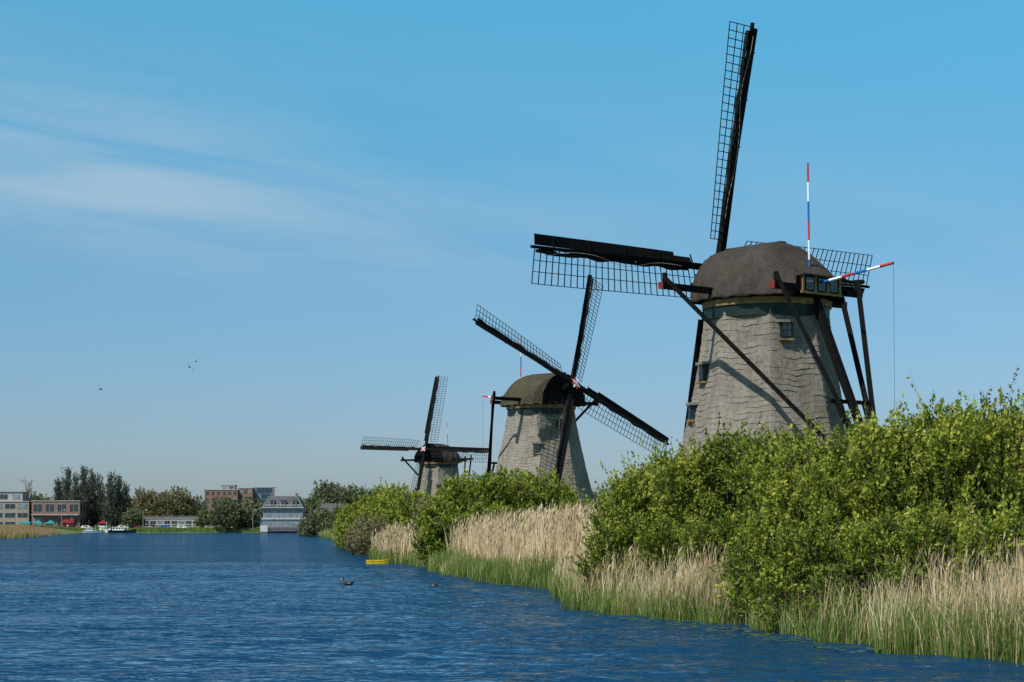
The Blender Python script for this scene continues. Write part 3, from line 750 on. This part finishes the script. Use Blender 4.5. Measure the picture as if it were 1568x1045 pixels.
def gull(X,Y,Z,rot,bank,name='gull'):
    E=empty(name,(X,Y,Z)); mb=MB()
    ellips(mb,(0,0,0),(0.26,0.08,0.08),0); ellips(mb,(0.27,0,0.03),(0.08,0.05,0.05),0); mb.tube([(0.33,0,0.03),(0.4,0,0.01)],[0.02,0.005],5,m=1)
    for s_ in (-1,1):
        mb.quad([(0.13,s_*0.05,0.03),(0.2,s_*0.38,0.2),(0.02,s_*0.4,0.19),(-0.1,s_*0.05,0.02)],0)
        mb.quad([(0.2,s_*0.38,0.2),(-0.05,s_*0.85,0.14),(-0.08,s_*0.83,0.13),(0.02,s_*0.4,0.19)],0)
    mb.quad([(-0.2,-0.03,0),(-0.2,0.03,0),(-0.4,0.1,0),(-0.4,-0.1,0)],0)
    o=mb.obj('body',[M_gull,M_yellow],E); o.rotation_euler=(bank,0,rot)
gull(-48.6,300,26.6,1.2,0.7); gull(-47.6,300,27.5,1.4,-0.5); gull(-62,300,23.3,0.6,0.25)

# ------------------------------------------------------------------ lily pads
A=Acc(); n=200
Yp=rng.uniform(46,66,n); Xp=np.interp(Yp,BY,BX)-rng.uniform(0.5,2.2,n)
R=rng.uniform(0.04,0.11,n); an=np.linspace(0,2*math.pi,9)[:-1]
V=np.stack([np.stack([Xp+R*math.cos(t),Yp+R*math.sin(t),np.full(n,0.035)],1) for t in an],1)
b0=(np.arange(n)*8)[:,None]
F=np.concatenate([b0+np.array([[0,1,2,3]]),b0+np.array([[0,3,4,7]]),b0+np.array([[4,5,6,7]])],0)
A.add(V.reshape(-1,3),F,0,0.5); A.obj('water_lily_pads',[M_leaf])

# ------------------------------------------------------------------ light + sky
sd=Vector((0.44,0.48,-0.76)).normalized()
elev=math.asin(-sd.z); 
sun=bpy.data.lights.new('sun','SUN'); sun.energy=5.0; sun.angle=math.radians(0.5); sun.color=(1.0,0.955,0.88)
so=bpy.data.objects.new('sun',sun); so.rotation_euler=sd.to_track_quat('-Z','Y').to_euler(); so.location=(-40,-60,90); link(so)
w=bpy.data.worlds.new('World'); scene.world=w; w.use_nodes=True; nt=w.node_tree
bg=nt.nodes['Background']; sk=nt.nodes.new('ShaderNodeTexSky'); sk.sky_type='NISHITA'; sk.sun_disc=False
sk.sun_elevation=elev; sk.sun_rotation=math.atan2(-sd.x,-sd.y) % (2*math.pi)
sk.air_density=1.0; sk.dust_density=0.6; sk.ozone_density=1.5
bg.inputs['Strength'].default_value=0.10
tc=nt.nodes.new('ShaderNodeTexCoord'); sp=nt.nodes.new('ShaderNodeSeparateXYZ'); nt.links.new(tc.outputs['Generated'],sp.inputs[0])
def mth(op,a,b_=None):
    n=nt.nodes.new('ShaderNodeMath'); n.operation=op
    for i,v in enumerate((a,b_)):
        if v is None: continue
        if isinstance(v,(int,float)): n.inputs[i].default_value=v
        else: nt.links.new(v,n.inputs[i])
    return n.outputs[0]
u=mth('ARCTAN2',sp.outputs[0],sp.outputs[1]); v=mth('ARCSINE',sp.outputs[2])
rp=nt.nodes.new('ShaderNodeValToRGB'); els=rp.color_ramp.elements
tab=[(0.0,(0.58,0.71,0.98)),(0.05,(0.54,0.71,0.99)),(0.14,(0.48,0.85,1.03)),(0.26,(0.47,1.27,1.34)),(0.5,(0.48,1.0,1.18)),(1.0,(0.7,0.95,1.05))]
while len(els)<len(tab): els.new(0.5)
for e,(p,c) in zip(els,tab): e.position=p; e.color=(c[0]/2,c[1]/2,c[2]/2,1)
nt.links.new(v,rp.inputs[0])
ml=nt.nodes.new('ShaderNodeMix'); ml.data_type='RGBA'; ml.blend_type='MULTIPLY'; ml.inputs['Factor'].default_value=1
nt.links.new(sk.outputs[0],ml.inputs['A']); nt.links.new(rp.outputs[0],ml.inputs['B'])
sc2=nt.nodes.new('ShaderNodeVectorMath'); sc2.operation='SCALE'; sc2.inputs['Scale'].default_value=2.06; nt.links.new(ml.outputs['Result'],sc2.inputs[0])
v2=mth('ADD',v,mth('MULTIPLY',u,0.16))
cb=nt.nodes.new('ShaderNodeCombineXYZ'); nt.links.new(mth('MULTIPLY',u,4.5),cb.inputs[0]); nt.links.new(mth('MULTIPLY',v2,30.0),cb.inputs[1])
nz=nt.nodes.new('ShaderNodeTexNoise'); nz.inputs['Scale'].default_value=1.0; nz.inputs['Detail'].default_value=7; nz.inputs['Roughness'].default_value=0.6; nz.inputs['Distortion'].default_value=0.5
nt.links.new(cb.outputs[0],nz.inputs['Vector'])
def gauss(x,c,s_): 
    d=mth('DIVIDE',mth('SUBTRACT',x,c),s_); return mth('POWER',2.718,mth('MULTIPLY',mth('MULTIPLY',d,d),-1.0))
mask=mth('MULTIPLY',gauss(u,-0.26,0.18),gauss(v2,0.135,0.03))
mask=mth('ADD',mask,mth('MULTIPLY',gauss(v2,0.165,0.05),0.22))
cl=mth('MULTIPLY',mask,mth('MAXIMUM',mth('SUBTRACT',mth('MULTIPLY',nz.outputs['Fac'],3.0),0.95),0.0))
cl=mth('MINIMUM',cl,0.8)
mx=nt.nodes.new('ShaderNodeMix'); mx.data_type='RGBA'
nt.links.new(mth('MULTIPLY',cl,0.6),mx.inputs['Factor']); nt.links.new(sc2.outputs[0],mx.inputs['A']); mx.inputs['B'].default_value=(5.4,6.3,7.0,1)
nt.links.new(mx.outputs['Result'],bg.inputs['Color'])

# ------------------------------------------------------------------ camera
cam=bpy.data.cameras.new('camera'); cam.lens=70; cam.sensor_width=36; cam.shift_y=(803-522.5)/1568.0
cam.clip_start=0.5; cam.clip_end=20000
co=bpy.data.objects.new('camera',cam); co.location=(0,0,3); co.rotation_euler=(math.radians(90),0,0); link(co)
scene.camera=co
scene.view_settings.view_transform='Standard'; scene.view_settings.look='None'; scene.view_settings.exposure=0
